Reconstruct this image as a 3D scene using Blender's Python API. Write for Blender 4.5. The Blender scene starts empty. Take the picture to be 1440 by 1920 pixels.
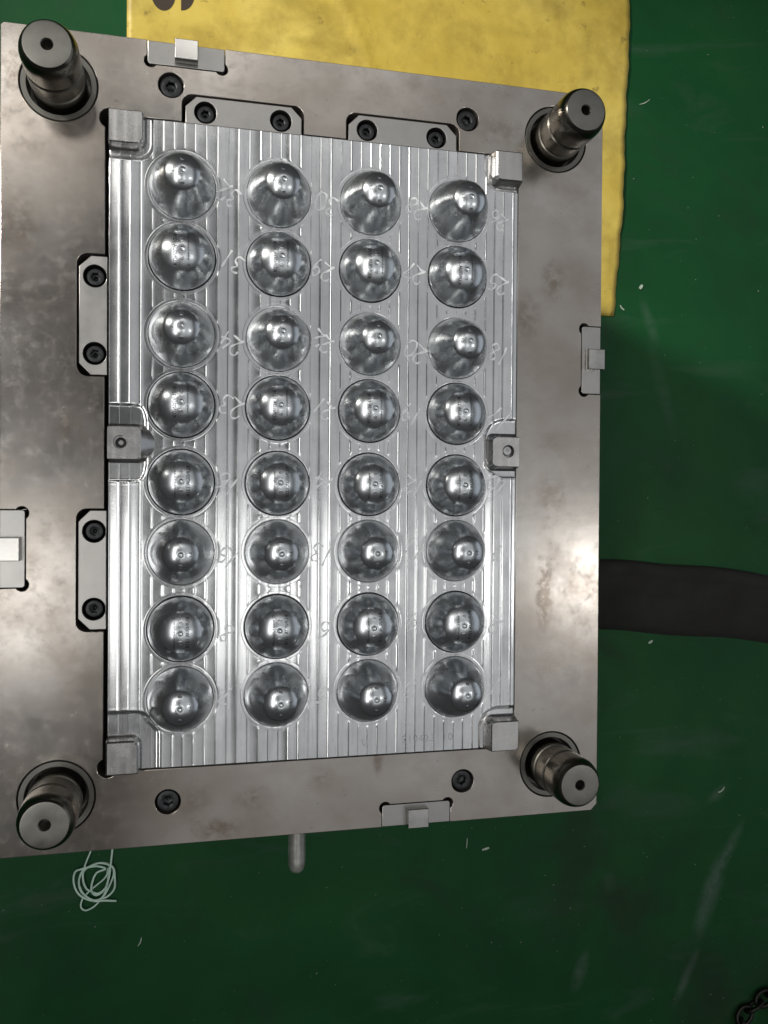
import bpy, bmesh, math, random
import numpy as np
from mathutils import Vector, Matrix

# ------------------------------------------------------------------ set-up
sc = bpy.context.scene
COL = sc.collection
rng = random.Random(7)
MM = 0.001
TOP = 300.0                      # height of the mould's parting face above the floor, mm

# camera --------------------------------------------------------------
cam_d = bpy.data.cameras.new("camera")
cam = bpy.data.objects.new("camera", cam_d)
COL.objects.link(cam)
cam.location = (0, 0, (TOP + 500) * MM)
cam.rotation_euler = (math.radians(-0.606), math.radians(-13.2145), math.radians(0.396))
cam_d.sensor_fit = 'HORIZONTAL'
cam_d.sensor_width = 36
cam_d.lens = 36 * 1597.32 / 1440
cam_d.clip_start = 0.01
cam_d.clip_end = 50
sc.camera = cam

# world: dim workshop air ----------------------------------------------
w = bpy.data.worlds.new("World")
sc.world = w
w.use_nodes = True
bg = w.node_tree.nodes["Background"]
bg.inputs[0].default_value = (0.92, 0.97, 1.0, 1)
bg.inputs[1].default_value = 0.04

# lamps -----------------------------------------------------------------
def area(name, pos, target, sx, sy, rad, col=(1, 1, 1), spread=180):
    d = bpy.data.lights.new(name, 'AREA')
    d.shape = 'RECTANGLE'
    d.size, d.size_y = sx, sy
    d.energy = rad * math.pi * sx * sy
    d.color = col
    d.spread = math.radians(spread)
    o = bpy.data.objects.new(name, d)
    COL.objects.link(o)
    o.location = pos
    o.rotation_euler = (Vector(target) - Vector(pos)).to_track_quat('-Z', 'Y').to_euler()
    return o

T0 = (0.08, 0.03, 0.3)
# low work lamp, upper left, cone narrowed in place of a standing person's shadow: throws the shadows to the lower right
kd = bpy.data.lights.new("work_lamp", 'SPOT')
kd.energy = 330
kd.color = (1.0, 0.97, 0.91)
kd.spot_size = math.radians(19)
kd.spot_blend = 1.0
kd.shadow_soft_size = 0.14
ko = bpy.data.objects.new("work_lamp", kd)
COL.objects.link(ko)
ko.location = (-1.60, 1.05, 1.42)
ko.rotation_euler = (Vector((-0.05, 0.42, 0.2)) - Vector(ko.location)).to_track_quat('-Z', 'Y').to_euler()
# ceiling lamps
area("ceiling_lamp", (-0.49, -0.26, 2.5), (-0.49, -0.26, 0), 0.36, 0.42, 4.4, (1.0, 0.99, 0.97))
area("ceiling_lamp", (0.26, -0.28, 2.5), (0.26, -0.28, 0), 0.20, 0.46, 3.6, (1.0, 0.99, 0.97))
area("ceiling_lamp", (1.40, -0.25, 2.5), (1.40, -0.25, 0), 0.30, 0.22, 11.5, (1.0, 0.99, 0.97))
area("ceiling_lamp", (-0.55, 1.20, 2.5), (-0.55, 1.20, 0), 0.40, 0.42, 4.2, (1.0, 0.98, 0.94))
area("ceiling_lamp", (0.02, 1.46, 2.5), (0.02, 1.46, 0), 0.24, 0.20, 6.5, (1.0, 0.98, 0.94))
area("wall_strip_lamp", (-0.86, 0.10, 2.1), (-0.1, 0.05, 0.3), 1.8, 0.24, 7.5, (1.0, 0.99, 0.97))
# pale ceiling bay on the right, two added fill panels, and the daylight of the shop door
area("ceiling_bay", (1.08, 0.25, 2.6), (1.08, 0.25, 0), 2.1, 3.3, 0.54, (0.97, 0.985, 1.0))
area("ceiling_bay", (0.16, -1.15, 2.6), (0.16, -1.15, 0), 0.55, 0.8, 0.55, (1.0, 0.97, 0.94))  # added fill panel, brightens the frame's lower strip
area("ceiling_lamp", (0.45, 1.45, 2.5), (0.45, 1.45, 0), 0.65, 0.45, 0.7, (1.0, 0.97, 0.92))  # not a known lamp: added panel to lift the frame's upper strip
area("shop_door", (3.2, 0.2, 1.3), (0.2, 0, 0.3), 3.2, 1.6, 0.60, (0.84, 0.91, 1.0))

sc.view_settings.view_transform = 'Standard'
sc.view_settings.look = 'None'
sc.view_settings.gamma = 1
sc.view_settings.exposure = 0
sc.cycles.max_bounces = 8
sc.cycles.glossy_bounces = 5
sc.cycles.sample_clamp_indirect = 6

# ------------------------------------------------------------------ materials
def new_mat(name, base, metallic=0.0, rough=0.5):
    m = bpy.data.materials.new(name)
    m.use_nodes = True
    b = m.node_tree.nodes["Principled BSDF"]
    b.inputs["Base Color"].default_value = (*base, 1)
    b.inputs["Metallic"].default_value = metallic
    b.inputs["Roughness"].default_value = rough
    return m, m.node_tree, b

def coord(nt, scale=(1, 1, 1), kind="Object", rot=(0, 0, 0)):
    tc = nt.nodes.new("ShaderNodeTexCoord")
    mp = nt.nodes.new("ShaderNodeMapping")
    mp.inputs["Scale"].default_value = scale
    mp.inputs["Rotation"].default_value = rot
    nt.links.new(tc.outputs[kind], mp.inputs["Vector"])
    return mp.outputs[0]

def noise(nt, vec, scale, detail=4, rough=0.55, dist=0):
    n = nt.nodes.new("ShaderNodeTexNoise")
    n.inputs["Scale"].default_value = scale
    n.inputs["Detail"].default_value = detail
    n.inputs["Roughness"].default_value = rough
    n.inputs["Distortion"].default_value = dist
    nt.links.new(vec, n.inputs["Vector"])
    return n.outputs["Fac"]

def ramp(nt, fac, stops):
    r = nt.nodes.new("ShaderNodeValToRGB")
    e = r.color_ramp.elements
    e[0].position, e[0].color = stops[0][0], (*stops[0][1], 1)
    e[1].position, e[1].color = stops[-1][0], (*stops[-1][1], 1)
    for p, c in stops[1:-1]:
        k = e.new(p); k.color = (*c, 1)
    nt.links.new(fac, r.inputs[0])
    return r.outputs[0]

def fmap(nt, fac, a, b, lo, hi):
    r = nt.nodes.new("ShaderNodeMapRange")
    r.inputs[1].default_value, r.inputs[2].default_value = a, b
    r.inputs[3].default_value, r.inputs[4].default_value = lo, hi
    nt.links.new(fac, r.inputs[0])
    return r.outputs[0]

def mix(nt, fac, a, b, mode='MIX'):
    n = nt.nodes.new("ShaderNodeMix")
    n.data_type = 'RGBA'; n.blend_type = mode
    for s, v in ((0, fac), (6, a), (7, b)):
        if hasattr(v, "is_output"):
            nt.links.new(v, n.inputs[s])
        else:
            n.inputs[s].default_value = v if s == 0 else (*v, 1)
    return n.outputs[2]

def math_n(nt, op, a, b):
    n = nt.nodes.new("ShaderNodeMath"); n.operation = op
    for i, v in enumerate((a, b)):
        if hasattr(v, "is_output"): nt.links.new(v, n.inputs[i])
        else: n.inputs[i].default_value = v
    return n.outputs[0]

def bump(nt, b, h, strength, dist):
    n = nt.nodes.new("ShaderNodeBump")
    n.inputs["Strength"].default_value = strength
    n.inputs["Distance"].default_value = dist
    nt.links.new(h, n.inputs["Height"])
    nt.links.new(n.outputs[0], b.inputs["Normal"])

def blob(nt, x, y, rx, ry, soft=0.5, rot=0.0):
    """mask of one stain, centre and radii in mm in the frame's own coordinates"""
    v = coord(nt)
    s = nt.nodes.new("ShaderNodeVectorMath"); s.operation = 'SUBTRACT'
    s.inputs[1].default_value = (x * MM, y * MM, 0)
    nt.links.new(v, s.inputs[0])
    if rot:
        q = nt.nodes.new("ShaderNodeVectorRotate"); q.rotation_type = 'Z_AXIS'
        q.inputs["Angle"].default_value = -rot
        nt.links.new(s.outputs[0], q.inputs["Vector"]); s = q
    m = nt.nodes.new("ShaderNodeVectorMath"); m.operation = 'MULTIPLY'
    m.inputs[1].default_value = (1000 / rx, 1000 / ry, 0)
    nt.links.new(s.outputs[0], m.inputs[0])
    l = nt.nodes.new("ShaderNodeVectorMath"); l.operation = 'LENGTH'
    nt.links.new(m.outputs[0], l.inputs[0])
    return fmap(nt, l.outputs["Value"], soft, 1.0, 1.0, 0.0)

def steel_frame():
    m, nt, b = new_mat("ground_steel", (0.42, 0.40, 0.375), 0.88, 0.3)
    v = coord(nt)
    big = noise(nt, v, 8, 3, 0.5, 0.0)
    mid = noise(nt, v, 38, 6, 0.6, 0.0)
    c = ramp(nt, big, [(0.30, (0.265, 0.232, 0.202)), (0.5, (0.36, 0.334, 0.305)), (0.72, (0.43, 0.412, 0.388))])
    c = mix(nt, fmap(nt, mid, 0.48, 0.85, 0.0, 0.6), c, (0.25, 0.205, 0.165))
    pits = noise(nt, v, 300, 3, 0.6)
    c = mix(nt, fmap(nt, pits, 0.66, 0.76, 0.0, 0.55), c, (0.10, 0.08, 0.065))
    clouds = noise(nt, coord(nt, (1, 1.6, 1), rot=(0, 0, 0.7)), 17, 5, 0.62)
    c = mix(nt, fmap(nt, clouds, 0.45, 0.72, 0.0, 0.5), c, (0.235, 0.195, 0.165))
    # rust and oil stains
    spots = noise(nt, v, 130, 6, 0.7, 0.0)
    for (x, y, rx, ry, k) in ((222, -57, 7, 26, 1.0), (226, 5, 14, 22, .35), (208, 118, 12, 20, .45), (226, 142, 10, 16, .5),
                              (20, -188, 18, 8, .6), (-62, 40, 14, 12, .4), (-88, 150, 16, 30, .5), (-90, 235, 12, 14, .5), (60, 224, 9, 6, .5),
                              (40, -172, 14, 10, .4), (5, -172, 16, 16, .25), (190, 232, 20, 12, .35), (-50, -90, 20, 25, .2),
                              (115, -154, 4, 12, .7), (80, -163, 10, 10, .35), (226, 40, 18, 14, .25)):
        f = math_n(nt, 'MULTIPLY', blob(nt, x, y, rx, ry, 0.0), fmap(nt, spots, 0.40, 0.56, 0.25, 2.2))
        f = math_n(nt, 'MINIMUM', math_n(nt, 'MULTIPLY', f, k), 0.9)
        c = mix(nt, math_n(nt, 'MULTIPLY', f, 0.62), c, (0.13, 0.092, 0.062))
    nt.links.new(c, b.inputs["Base Color"])
    fine = noise(nt, coord(nt, (1, 7, 1), rot=(0, 0, 0.15)), 420, 3, 0.6)
    r = math_n(nt, 'ADD', fmap(nt, mid, 0.3, 0.75, 0.17, 0.25), fmap(nt, spots, 0.5, 0.8, 0.0, 0.10))
    nt.links.new(r, b.inputs["Roughness"])
    bump(nt, b, math_n(nt, 'ADD', fine, math_n(nt, 'MULTIPLY', spots, 0.25)), 0.025, 0.00012)
    return m

def steel_insert():
    m, nt, b = new_mat("milled_steel", (0.60, 0.60, 0.595), 0.96, 0.26)
    v = coord(nt)
    n1 = noise(nt, v, 30, 5, 0.6)
    c = ramp(nt, n1, [(0.3, (0.50, 0.505, 0.51)), (0.7, (0.64, 0.645, 0.645))])
    streak = noise(nt, coord(nt, (1, 0.06, 1)), 520, 3, 0.6)
    c = mix(nt, fmap(nt, streak, 0.5, 0.75, 0.0, 0.35), c, (0.36, 0.365, 0.37))
    nt.links.new(c, b.inputs["Base Color"])
    nt.links.new(fmap(nt, n1, 0.3, 0.7, 0.15, 0.22), b.inputs["Roughness"])
    feed = noise(nt, coord(nt, (0.25, 1, 1)), 1500, 2, 0.5)
    bump(nt, b, feed, 0.10, 0.00008)
    return m

def simple_metal(name, base, rough, var=0.1, scale=60, bmp=0.05, metallic=1.0):
    m, nt, b = new_mat(name, base, metallic, rough)
    v = coord(nt)
    n = noise(nt, v, scale, 5, 0.6)
    lo = tuple(x * (1 - var) for x in base); hi = tuple(min(1, x * (1 + var)) for x in base)
    nt.links.new(ramp(nt, n, [(0.3, lo), (0.7, hi)]), b.inputs["Base Color"])
    nt.links.new(fmap(nt, n, 0.3, 0.7, rough * 0.85, rough * 1.2), b.inputs["Roughness"])
    if bmp:
        bump(nt, b, noise(nt, v, scale * 12, 3), bmp, 0.0001)
    return m

M_FRAME = steel_frame()
M_INSERT = steel_insert()
M_BLOCK = simple_metal("block_steel", (0.44, 0.43, 0.42), 0.26, 0.08, 80)
def block_passes():
    nt = M_BLOCK.node_tree; b = nt.nodes["Principled BSDF"]
    wv = nt.nodes.new("ShaderNodeTexWave"); wv.bands_direction = 'X'; wv.wave_profile = 'SIN'
    wv.inputs["Scale"].default_value = 56; wv.inputs["Distortion"].default_value = 0.0; wv.inputs["Detail"].default_value = 1
    nt.links.new(coord(nt, (1, 0.02, 1)), wv.inputs["Vector"])
    bump(nt, b, wv.outputs["Fac"], 0.4, 0.0001)
block_passes()
M_DOME = simple_metal("polished_steel", (0.57, 0.59, 0.605), 0.262, 0.06, 50, 0.015, 0.97)
M_PIN = simple_metal("hardened_steel", (0.17, 0.157, 0.132), 0.27, 0.35, 35, 0.06)
M_PINTOP = simple_metal("pin_face_steel", (0.20, 0.195, 0.175), 0.36, 0.2, 60, 0.06)
M_BLACK = simple_metal("black_oxide", (0.045, 0.046, 0.048), 0.42, 0.2, 200, 0.08, 0.85)
M_GIB = simple_metal("ground_bar_steel", (0.41, 0.395, 0.375), 0.34, 0.12, 45, 0.08)
M_LOCK = simple_metal("lock_steel", (0.36, 0.35, 0.335), 0.30, 0.08, 70, 0.06)
M_TOOTH = simple_metal("polished_tooth_steel", (0.36, 0.352, 0.335), 0.19, 0.2, 90, 0.06)
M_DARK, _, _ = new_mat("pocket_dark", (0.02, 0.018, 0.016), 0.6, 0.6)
M_ETCH, _, _eb = new_mat("etched_lettering", (0.02, 0.021, 0.023), 0.0, 0.9)
_eb.inputs["Specular IOR Level"].default_value = 0.1
M_MARK, _, _ = new_mat("grey_paint_marker", (0.86, 0.87, 0.88), 0.0, 0.45)

def floor_mat():
    m, nt, b = new_mat("green_floor_paint", (0.012, 0.10, 0.04), 0.0, 0.4)
    v = coord(nt)
    n = noise(nt, v, 3.2, 6, 0.6, 0.3)
    c = ramp(nt, n, [(0.32, (0.0024, 0.038, 0.009)), (0.5, (0.0034, 0.057, 0.0135)), (0.7, (0.009, 0.075, 0.017))])
    sc_ = noise(nt, coord(nt, (1.0, 3.4, 1), rot=(0, 0, 1.05)), 5.5, 7, 0.62, 0.8)
    c = mix(nt, fmap(nt, sc_, 0.56, 0.80, 0.0, 0.55), c, (0.055, 0.09, 0.062))
    fleck = noise(nt, v, 260, 4, 0.6)
    c = mix(nt, fmap(nt, fleck, 0.68, 0.78, 0.0, 0.5), c, (0.06, 0.10, 0.06))
    dirt = noise(nt, v, 6.5, 6, 0.65, 1.0)
    c = mix(nt, fmap(nt, dirt, 0.56, 0.78, 0.0, 0.6), c, (0.020, 0.026, 0.016))
    streak = noise(nt, coord(nt, (1, 1, 1)), 38, 7, 0.72)
    for (x, y, rx, ry, rot, k) in ((548, -412, 14, 62, -0.35, .55), (566, -372, 9, 46, -0.55, .5), (520, -498, 7, 40, -0.45, .6), (398, -478, 9, 26, -0.35, .6),
                                   (430, -390, 10, 14, 0, .35), (556, -306, 18, 8, .6, .4), (470, 190, 30, 8, -1.2, .25), (486, 120, 10, 60, .3, .22), (120, -520, 40, 10, .6, .2)):
        f = math_n(nt, 'MULTIPLY', blob(nt, x, y, rx, ry, 0.0, rot), fmap(nt, streak, 0.35, 0.6, 0.1, 1.0))
        c = mix(nt, math_n(nt, 'MULTIPLY', f, k), c, (0.13, 0.17, 0.15))
    for (x, y, rx, ry, k) in ((430, -400, 170, 130, .75), (560, -520, 130, 90, .8), (500, 40, 90, 90, .35), (250, -560, 160, 60, .4)):
        f = math_n(nt, 'MULTIPLY', blob(nt, x, y, rx, ry, 0.0), fmap(nt, noise(nt, v, 14, 6, 0.6), 0.35, 0.62, 0.2, 1.0))
        c = mix(nt, math_n(nt, 'MULTIPLY', f, k), c, (0.011, 0.017, 0.010))
    nt.links.new(c, b.inputs["Base Color"])
    nt.links.new(fmap(nt, dirt, 0.35, 0.7, 0.42, 0.65), b.inputs["Roughness"])
    b.inputs["Specular IOR Level"].default_value = 0.22
    bump(nt, b, noise(nt, v, 40, 4), 0.06, 0.002)
    return m
M_FLOOR = floor_mat()

def sheet_mat():
    m, nt, b = new_mat("yellow_card", (0.62, 0.50, 0.09), 0.0, 0.45)
    v = coord(nt)
    n = noise(nt, v, 7, 5, 0.6, 0.3)
    c = ramp(nt, n, [(0.3, (0.39, 0.275, 0.031)), (0.52, (0.52, 0.385, 0.066)), (0.72, (0.60, 0.475, 0.11))])
    s = noise(nt, v, 14, 7, 0.66, 0.0)
    c = mix(nt, fmap(nt, s, 0.45, 0.72, 0.0, 0.9), c, (0.25, 0.17, 0.02))
    for (x, y, rx, ry, k) in ((95, 470, 22, 14, .8), (128, 466, 10, 9, .7), (118, 432, 30, 8, .8), (150, 430, 16, 8, .7), (300, 468, 60, 8, .6), (395, 470, 8, 30, .7), (400, 440, 14, 12, .8),
                              (-30, 444, 16, 8, .6), (0, 430, 26, 12, .5), (330, 430, 40, 20, .5), (250, 445, 6, 40, .5), (428, 330, 8, 40, .5), (424, 240, 8, 30, .6)):
        f = math_n(nt, 'MULTIPLY', blob(nt, x - 195, y - 400, rx, ry, 0.0), fmap(nt, s, 0.35, 0.55, 0.2, 1.0))
        c = mix(nt, math_n(nt, 'MULTIPLY', f, k), c, (0.30, 0.22, 0.03))
    s2 = noise(nt, v, 60, 6, 0.7, 0.0)
    c = mix(nt, fmap(nt, s2, 0.62, 0.74, 0.0, 0.8), c, (0.10, 0.07, 0.02))
    nt.links.new(c, b.inputs["Base Color"])
    bump(nt, b, noise(nt, v, 13, 6, 0.6), 0.3, 0.006)
    return m
M_SHEET = sheet_mat()
M_PRINT, _, _ = new_mat("brown_print", (0.035, 0.022, 0.012), 0.0, 0.5)
M_RUBBER = simple_metal("black_rubber", (0.0105, 0.0098, 0.0075), 0.8, 0.35, 30, 0.25, 0.0)
M_CHAIN = simple_metal("oily_chain_steel", (0.022, 0.022, 0.019), 0.42, 0.3, 60, 0.1, 0.8)
M_STRING, _, _b = new_mat("translucent_plastic_string", (0.50, 0.66, 0.56), 0.0, 0.35)
M_SCRAP, _, _ = new_mat("pale_plastic", (0.38, 0.44, 0.36), 0.0, 0.5)
M_GRIT, _, _ = new_mat("dust_grit", (0.16, 0.21, 0.16), 0.0, 0.7)

# ------------------------------------------------------------------ helpers (all lengths in mm)
def finish(me, mats, angle=32):
    for m in (mats if isinstance(mats, (list, tuple)) else [mats]):
        me.materials.append(m)
    bm = bmesh.new(); bm.from_mesh(me)
    lim = math.radians(angle)
    for f in bm.faces: f.smooth = True
    for e in bm.edges:
        if len(e.link_faces) == 2:
            e.smooth = e.calc_face_angle(3.2) < lim
    bm.to_mesh(me); bm.free()
    return me

def mesh_from(name, verts, faces, mats, angle=32, mat_idx=None):
    me = bpy.data.meshes.new(name)
    me.from_pydata([tuple(c * MM for c in v) for v in verts], [], faces)
    if mat_idx is not None:
        me.polygons.foreach_set("material_index", mat_idx)
    return finish(me, mats, angle)

WPOS = {}
def link(name, me, loc, parent=None, rotz=0.0):
    """loc: world position in mm"""
    o = bpy.data.objects.new(name, me)
    COL.objects.link(o)
    WPOS[o] = Vector(loc)
    if parent is not None:
        o.parent = parent
        o.location = (Vector(loc) - WPOS[parent]) * MM
    else:
        o.location = Vector(loc) * MM
    o.rotation_euler = (0, 0, rotz)
    return o

def tag(o, label, cat, group=None, kind=None):
    o['label'] = label; o['category'] = cat
    if group: o['group'] = group
    if kind: o['kind'] = kind
    return o

def lathe(profile, seg=64, close_bottom=False):
    """profile: list of (r, z) from outside/bottom to centre/top"""
    vs, fs = [], []
    rings = []
    for r, z in profile:
        if r < 1e-6:
            rings.append([len(vs)]); vs.append((0, 0, z))
        else:
            k = len(vs)
            rings.append(list(range(k, k + seg)))
            for i in range(seg):
                a = 2 * math.pi * i / seg
                vs.append((r * math.cos(a), r * math.sin(a), z))
    for A, B in zip(rings[:-1], rings[1:]):
        for i in range(seg):
            j = (i + 1) % seg
            if len(A) == 1 and len(B) == 1: continue
            if len(B) == 1: fs.append((A[i], A[j], B[0]))
            elif len(A) == 1: fs.append((A[0], B[j], B[i]))
            else: fs.append((A[i], A[j], B[j], B[i]))
    return vs, fs

def arc(cx, cy, r, a0, a1, n):
    return [(cx + r * math.cos(math.radians(a0 + (a1 - a0) * i / n)),
             cy + r * math.sin(math.radians(a0 + (a1 - a0) * i / n))) for i in range(n + 1)]

def slab(name, outer, holes, z0, z1, mat, bevel=0.3):
    """flat plate with holes: filled 2-D curve, extruded, small edge break"""
    cu = bpy.data.curves.new(name, 'CURVE')
    cu.dimensions = '2D'; cu.fill_mode = 'BOTH'
    for path in [outer] + holes:
        s = cu.splines.new('POLY')
        s.points.add(len(path) - 1)
        for p, q in zip(s.points, path):
            p.co = (q[0] * MM, q[1] * MM, 0, 1)
        s.use_cyclic_u = True
    cu.extrude = (z1 - z0) / 2 * MM - bevel * MM
    cu.bevel_depth = bevel * MM
    cu.bevel_resolution = 1
    cu.offset = -bevel * MM
    ob = bpy.data.objects.new(name, cu)
    COL.objects.link(ob)
    dg = bpy.context.evaluated_depsgraph_get()
    me = bpy.data.meshes.new_from_object(ob.evaluated_get(dg))
    bpy.data.objects.remove(ob); bpy.data.curves.remove(cu)
    me.transform(Matrix.Translation((0, 0, (z0 + z1) / 2 * MM)))
    me.materials.clear()
    me.name = name
    return finish(me, mat, 25)

def loft(name, loops, mat, angle=32):
    """loops: list of closed loops with equal vertex count, bottom first; last one is capped"""
    n = len(loops[0]); vs = [v for l in loops for v in l]; fs = []
    for k in range(len(loops) - 1):
        for i in range(n):
            j = (i + 1) % n
            fs.append((k * n + i, k * n + j, (k + 1) * n + j, (k + 1) * n + i))
    fs.append(tuple((len(loops) - 1) * n + i for i in range(n)))
    return mesh_from(name, vs, fs, mat, angle)

def rrect(x0, x1, y0, y1, radii, n=8):
    """rounded rectangle, ccw from lower left; radii = (ll, lr, ur, ul)"""
    ll, lr, ur, ul = radii
    return (arc(x0 + ll, y0 + ll, ll, 180, 270, n) + arc(x1 - lr, y0 + lr, lr, 270, 360, n)
            + arc(x1 - ur, y1 - ur, ur, 0, 90, n) + arc(x0 + ul, y1 - ul, ul, 90, 180, n))

def z_loop(path, z): return [(x, y, z) for x, y in path]

def tube(name, pts, r, mat, seg=8, closed=False, flat=1.0):
    pts = [Vector(p) for p in pts]; n = len(pts)
    vs, fs = [], []
    for i, p in enumerate(pts):
        if closed: t = pts[(i + 1) % n] - pts[i - 1]
        else: t = pts[min(i + 1, n - 1)] - pts[max(i - 1, 0)]
        t.normalize()
        up = Vector((0, 0, 1)) if abs(t.z) < 0.95 else Vector((1, 0, 0))
        a = t.cross(up).normalized(); b = a.cross(t)
        for k in range(seg):
            g = 2 * math.pi * k / seg
            vs.append(p + a * (r * math.cos(g)) + b * (r * flat * math.sin(g)))
    m = n if closed else n - 1
    for i in range(m):
        j = (i + 1) % n
        for k in range(seg):
            l = (k + 1) % seg
            fs.append((i * seg + k, i * seg + l, j * seg + l, j * seg + k))
    if not closed:
        fs.append(tuple(range(seg))[::-1]); fs.append(tuple((n - 1) * seg + k for k in range(seg)))
    return mesh_from(name, [tuple(v) for v in vs], fs, mat, 60)

def smooth_path(pts, sub=6, closed=False):
    P = [Vector(p) for p in pts]; out = []; n = len(P)
    for i in range(n if closed else n - 1):
        if closed: a, b, c, d = P[i - 1], P[i], P[(i + 1) % n], P[(i + 2) % n]
        else: a, b, c, d = P[max(i - 1, 0)], P[i], P[i + 1], P[min(i + 2, n - 1)]
        for k in range(sub):
            t = k / sub
            out.append(0.5 * ((2 * b) + (c - a) * t + (2 * a - 5 * b + 4 * c - d) * t * t + (3 * b - a - 3 * c + d) * t ** 3))
    if not closed: out.append(P[-1])
    return out

# ------------------------------------------------------------------ floor
fl = mesh_from("floor", [(-3000, -3000, 0), (3500, -3000, 0), (3500, 3500, 0), (-3000, 3500, 0)], [(0, 1, 2, 3)], M_FLOOR)
fo = link("floor", fl, (0, 0, 0)); fo['kind'] = 'structure'

# ------------------------------------------------------------------ the mould
root = bpy.data.objects.new("injection_mould", None)
COL.objects.link(root)
root.empty_display_size = 0.05
WPOS[root] = Vector((80.5, 33, 0)); root.location = WPOS[root] * MM
tag(root, "steel injection mould half with thirty two polished domes, standing on the green floor", "injection mould")
def part(name, me, loc=(0, 0, TOP), parent=None, rotz=0.0):
    return link(name, me, loc, parent or root, rotz)

X0, X1, Y0, Y1 = -98.0, 259.2, -195.4, 260.8          # frame
IX0, IX1, IY0, IY1 = -41.4, 201.5, -151.0, 216.2       # insert
BOLTS = [(-8.2, 236.8), (168.5, 236.8), (-8.2, -170.8), (168.5, -170.8)]
PINS = [(-68.2, 230.5), (227.0, 230.5), (-68.2, -164.0), (227.0, -164.0)]
LOCKS = [("T", 0.3), ("R", 92.8), ("B", 139.1), ("L", -25.8)]
LW, LD = 21.3, 13.0

def lock_pocket(c):
    """pocket outline in edge coordinates (t along the edge, d inwards)"""
    w, d, k, r = LW + 0.35, LD + 0.5, 2.0, 3.6
    q = math.sqrt(r * r - k * k)
    out = [(-w, 0), (-w, d - k - q)]
    a = math.degrees(math.atan2(-q, -k))
    b = math.degrees(math.atan2(k, q))
    out += [(-w + k + r * math.cos(math.radians(x)), d - k + r * math.sin(math.radians(x)))
            for x in np.linspace(a % 360, b, 14)]
    right = [(-x, y) for x, y in out]
    return out + right[::-1]

outer = []
# ccw: bottom edge left to right, right edge upwards, top edge right to left, left edge down
ch = 4.0
outer += [(X0, Y0)] + [(139.1 + t, Y0 + d) for t, d in lock_pocket(0)] + [(X1 - ch, Y0), (X1, Y0 + ch)]
outer += [(X1 - d, 92.8 + t) for t, d in lock_pocket(0)] + [(X1, Y1 - ch), (X1 - ch, Y1)]
outer += [(0.3 - t, Y1 - d) for t, d in lock_pocket(0)] + [(X0 + 1.5, Y1), (X0, Y1 - 1.5)]
outer += [(X0 + d, -25.8 - t) for t, d in lock_pocket(0)]

def relief(cx, cy, sx, sy, r, k=2.4):
    """round relief at an inside corner of the pocket, path order: from the x-side edge to the y-side edge"""
    q = math.sqrt(r * r - k * k)
    ox, oy = cx - sx * k, cy - sy * k
    pts = []
    a0 = math.atan2(-sy * q, sx * k); a1 = math.atan2(sy * k, -sx * q)
    am = math.atan2(sy, sx)
    def unwrap(a):
        while a - am > math.pi: a -= 2 * math.pi
        while a - am < -math.pi: a += 2 * math.pi
        return a
    a0, a1 = unwrap(a0), unwrap(a1)
    for i in range(17):
        a = a0 + (a1 - a0) * i / 16
        pts.append((ox + r * math.cos(a), oy + r * math.sin(a)))
    return pts

PX0, PX1, PY0, PY1 = -43.6, 202.0, -151.7, 217.0
def gib_pocket_top(x0, x1):      # going right to left along the pocket's top edge
    return [(x1, PY1)] + arc(x1 - 6, 233.0 - 6, 6, 0, 90, 8) + arc(x0 + 6, 233.0 - 6, 6, 90, 180, 8) + [(x0, PY1)]
def gib_pocket_left(y0, y1):     # going downwards along the pocket's left edge
    return [(PX0, y1)] + arc(-58.4 + 6, y1 - 6, 6, 90, 180, 8) + arc(-58.4 + 6, y0 + 6, 6, 180, 270, 8) + [(PX0, y0)]
pocket = []
pocket += relief(PX1, PY0, 1, -1, 4.2)[::-1]              # lower right: from bottom edge to right edge
pocket += relief(PX1, PY1, 1, 1, 4.6)
pocket += gib_pocket_top(92.9, 163.2)
pocket += gib_pocket_top(-2.1, 67.6)
pocket += relief(PX0, PY1, -1, 1, 5.6)[::-1]
pocket += gib_pocket_left(70.4, 138.6)
pocket += gib_pocket_left(-72.4, -3.6)
pocket += relief(PX0, PY0, -1, -1, 5.6)
holes = [pocket] + [arc(x, y, 7.1, 0, 354, 59) for x, y in BOLTS] + [arc(x, y, 20.7, 0, 356, 89) for x, y in PINS]
part("mould_frame", slab("mould_frame", outer, holes, -60, 0, M_FRAME, 0.35))
# floor of the pockets and the plates underneath
OUT2 = [(X0 + .8, Y0 + .8), (X1 - ch, Y0 + .8), (X1 - .8, Y0 + ch), (X1 - .8, Y1 - ch), (X1 - ch, Y1 - .8), (X0 + .8, Y1 - .8)]
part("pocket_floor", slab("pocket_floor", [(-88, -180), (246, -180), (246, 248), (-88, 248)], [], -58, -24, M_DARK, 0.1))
part("support_plate", slab("support_plate", OUT2, [], -180, -60.5, M_FRAME, 0.6))
part("clamp_plate", slab("clamp_plate", [(X0 - 1, Y0 - 1), (X1 + 1, Y0 - 1), (X1 + 1, Y1 + 1), (X0 - 1, Y1 + 1)], [], -300, -180.5, M_FRAME, 0.8))

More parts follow.
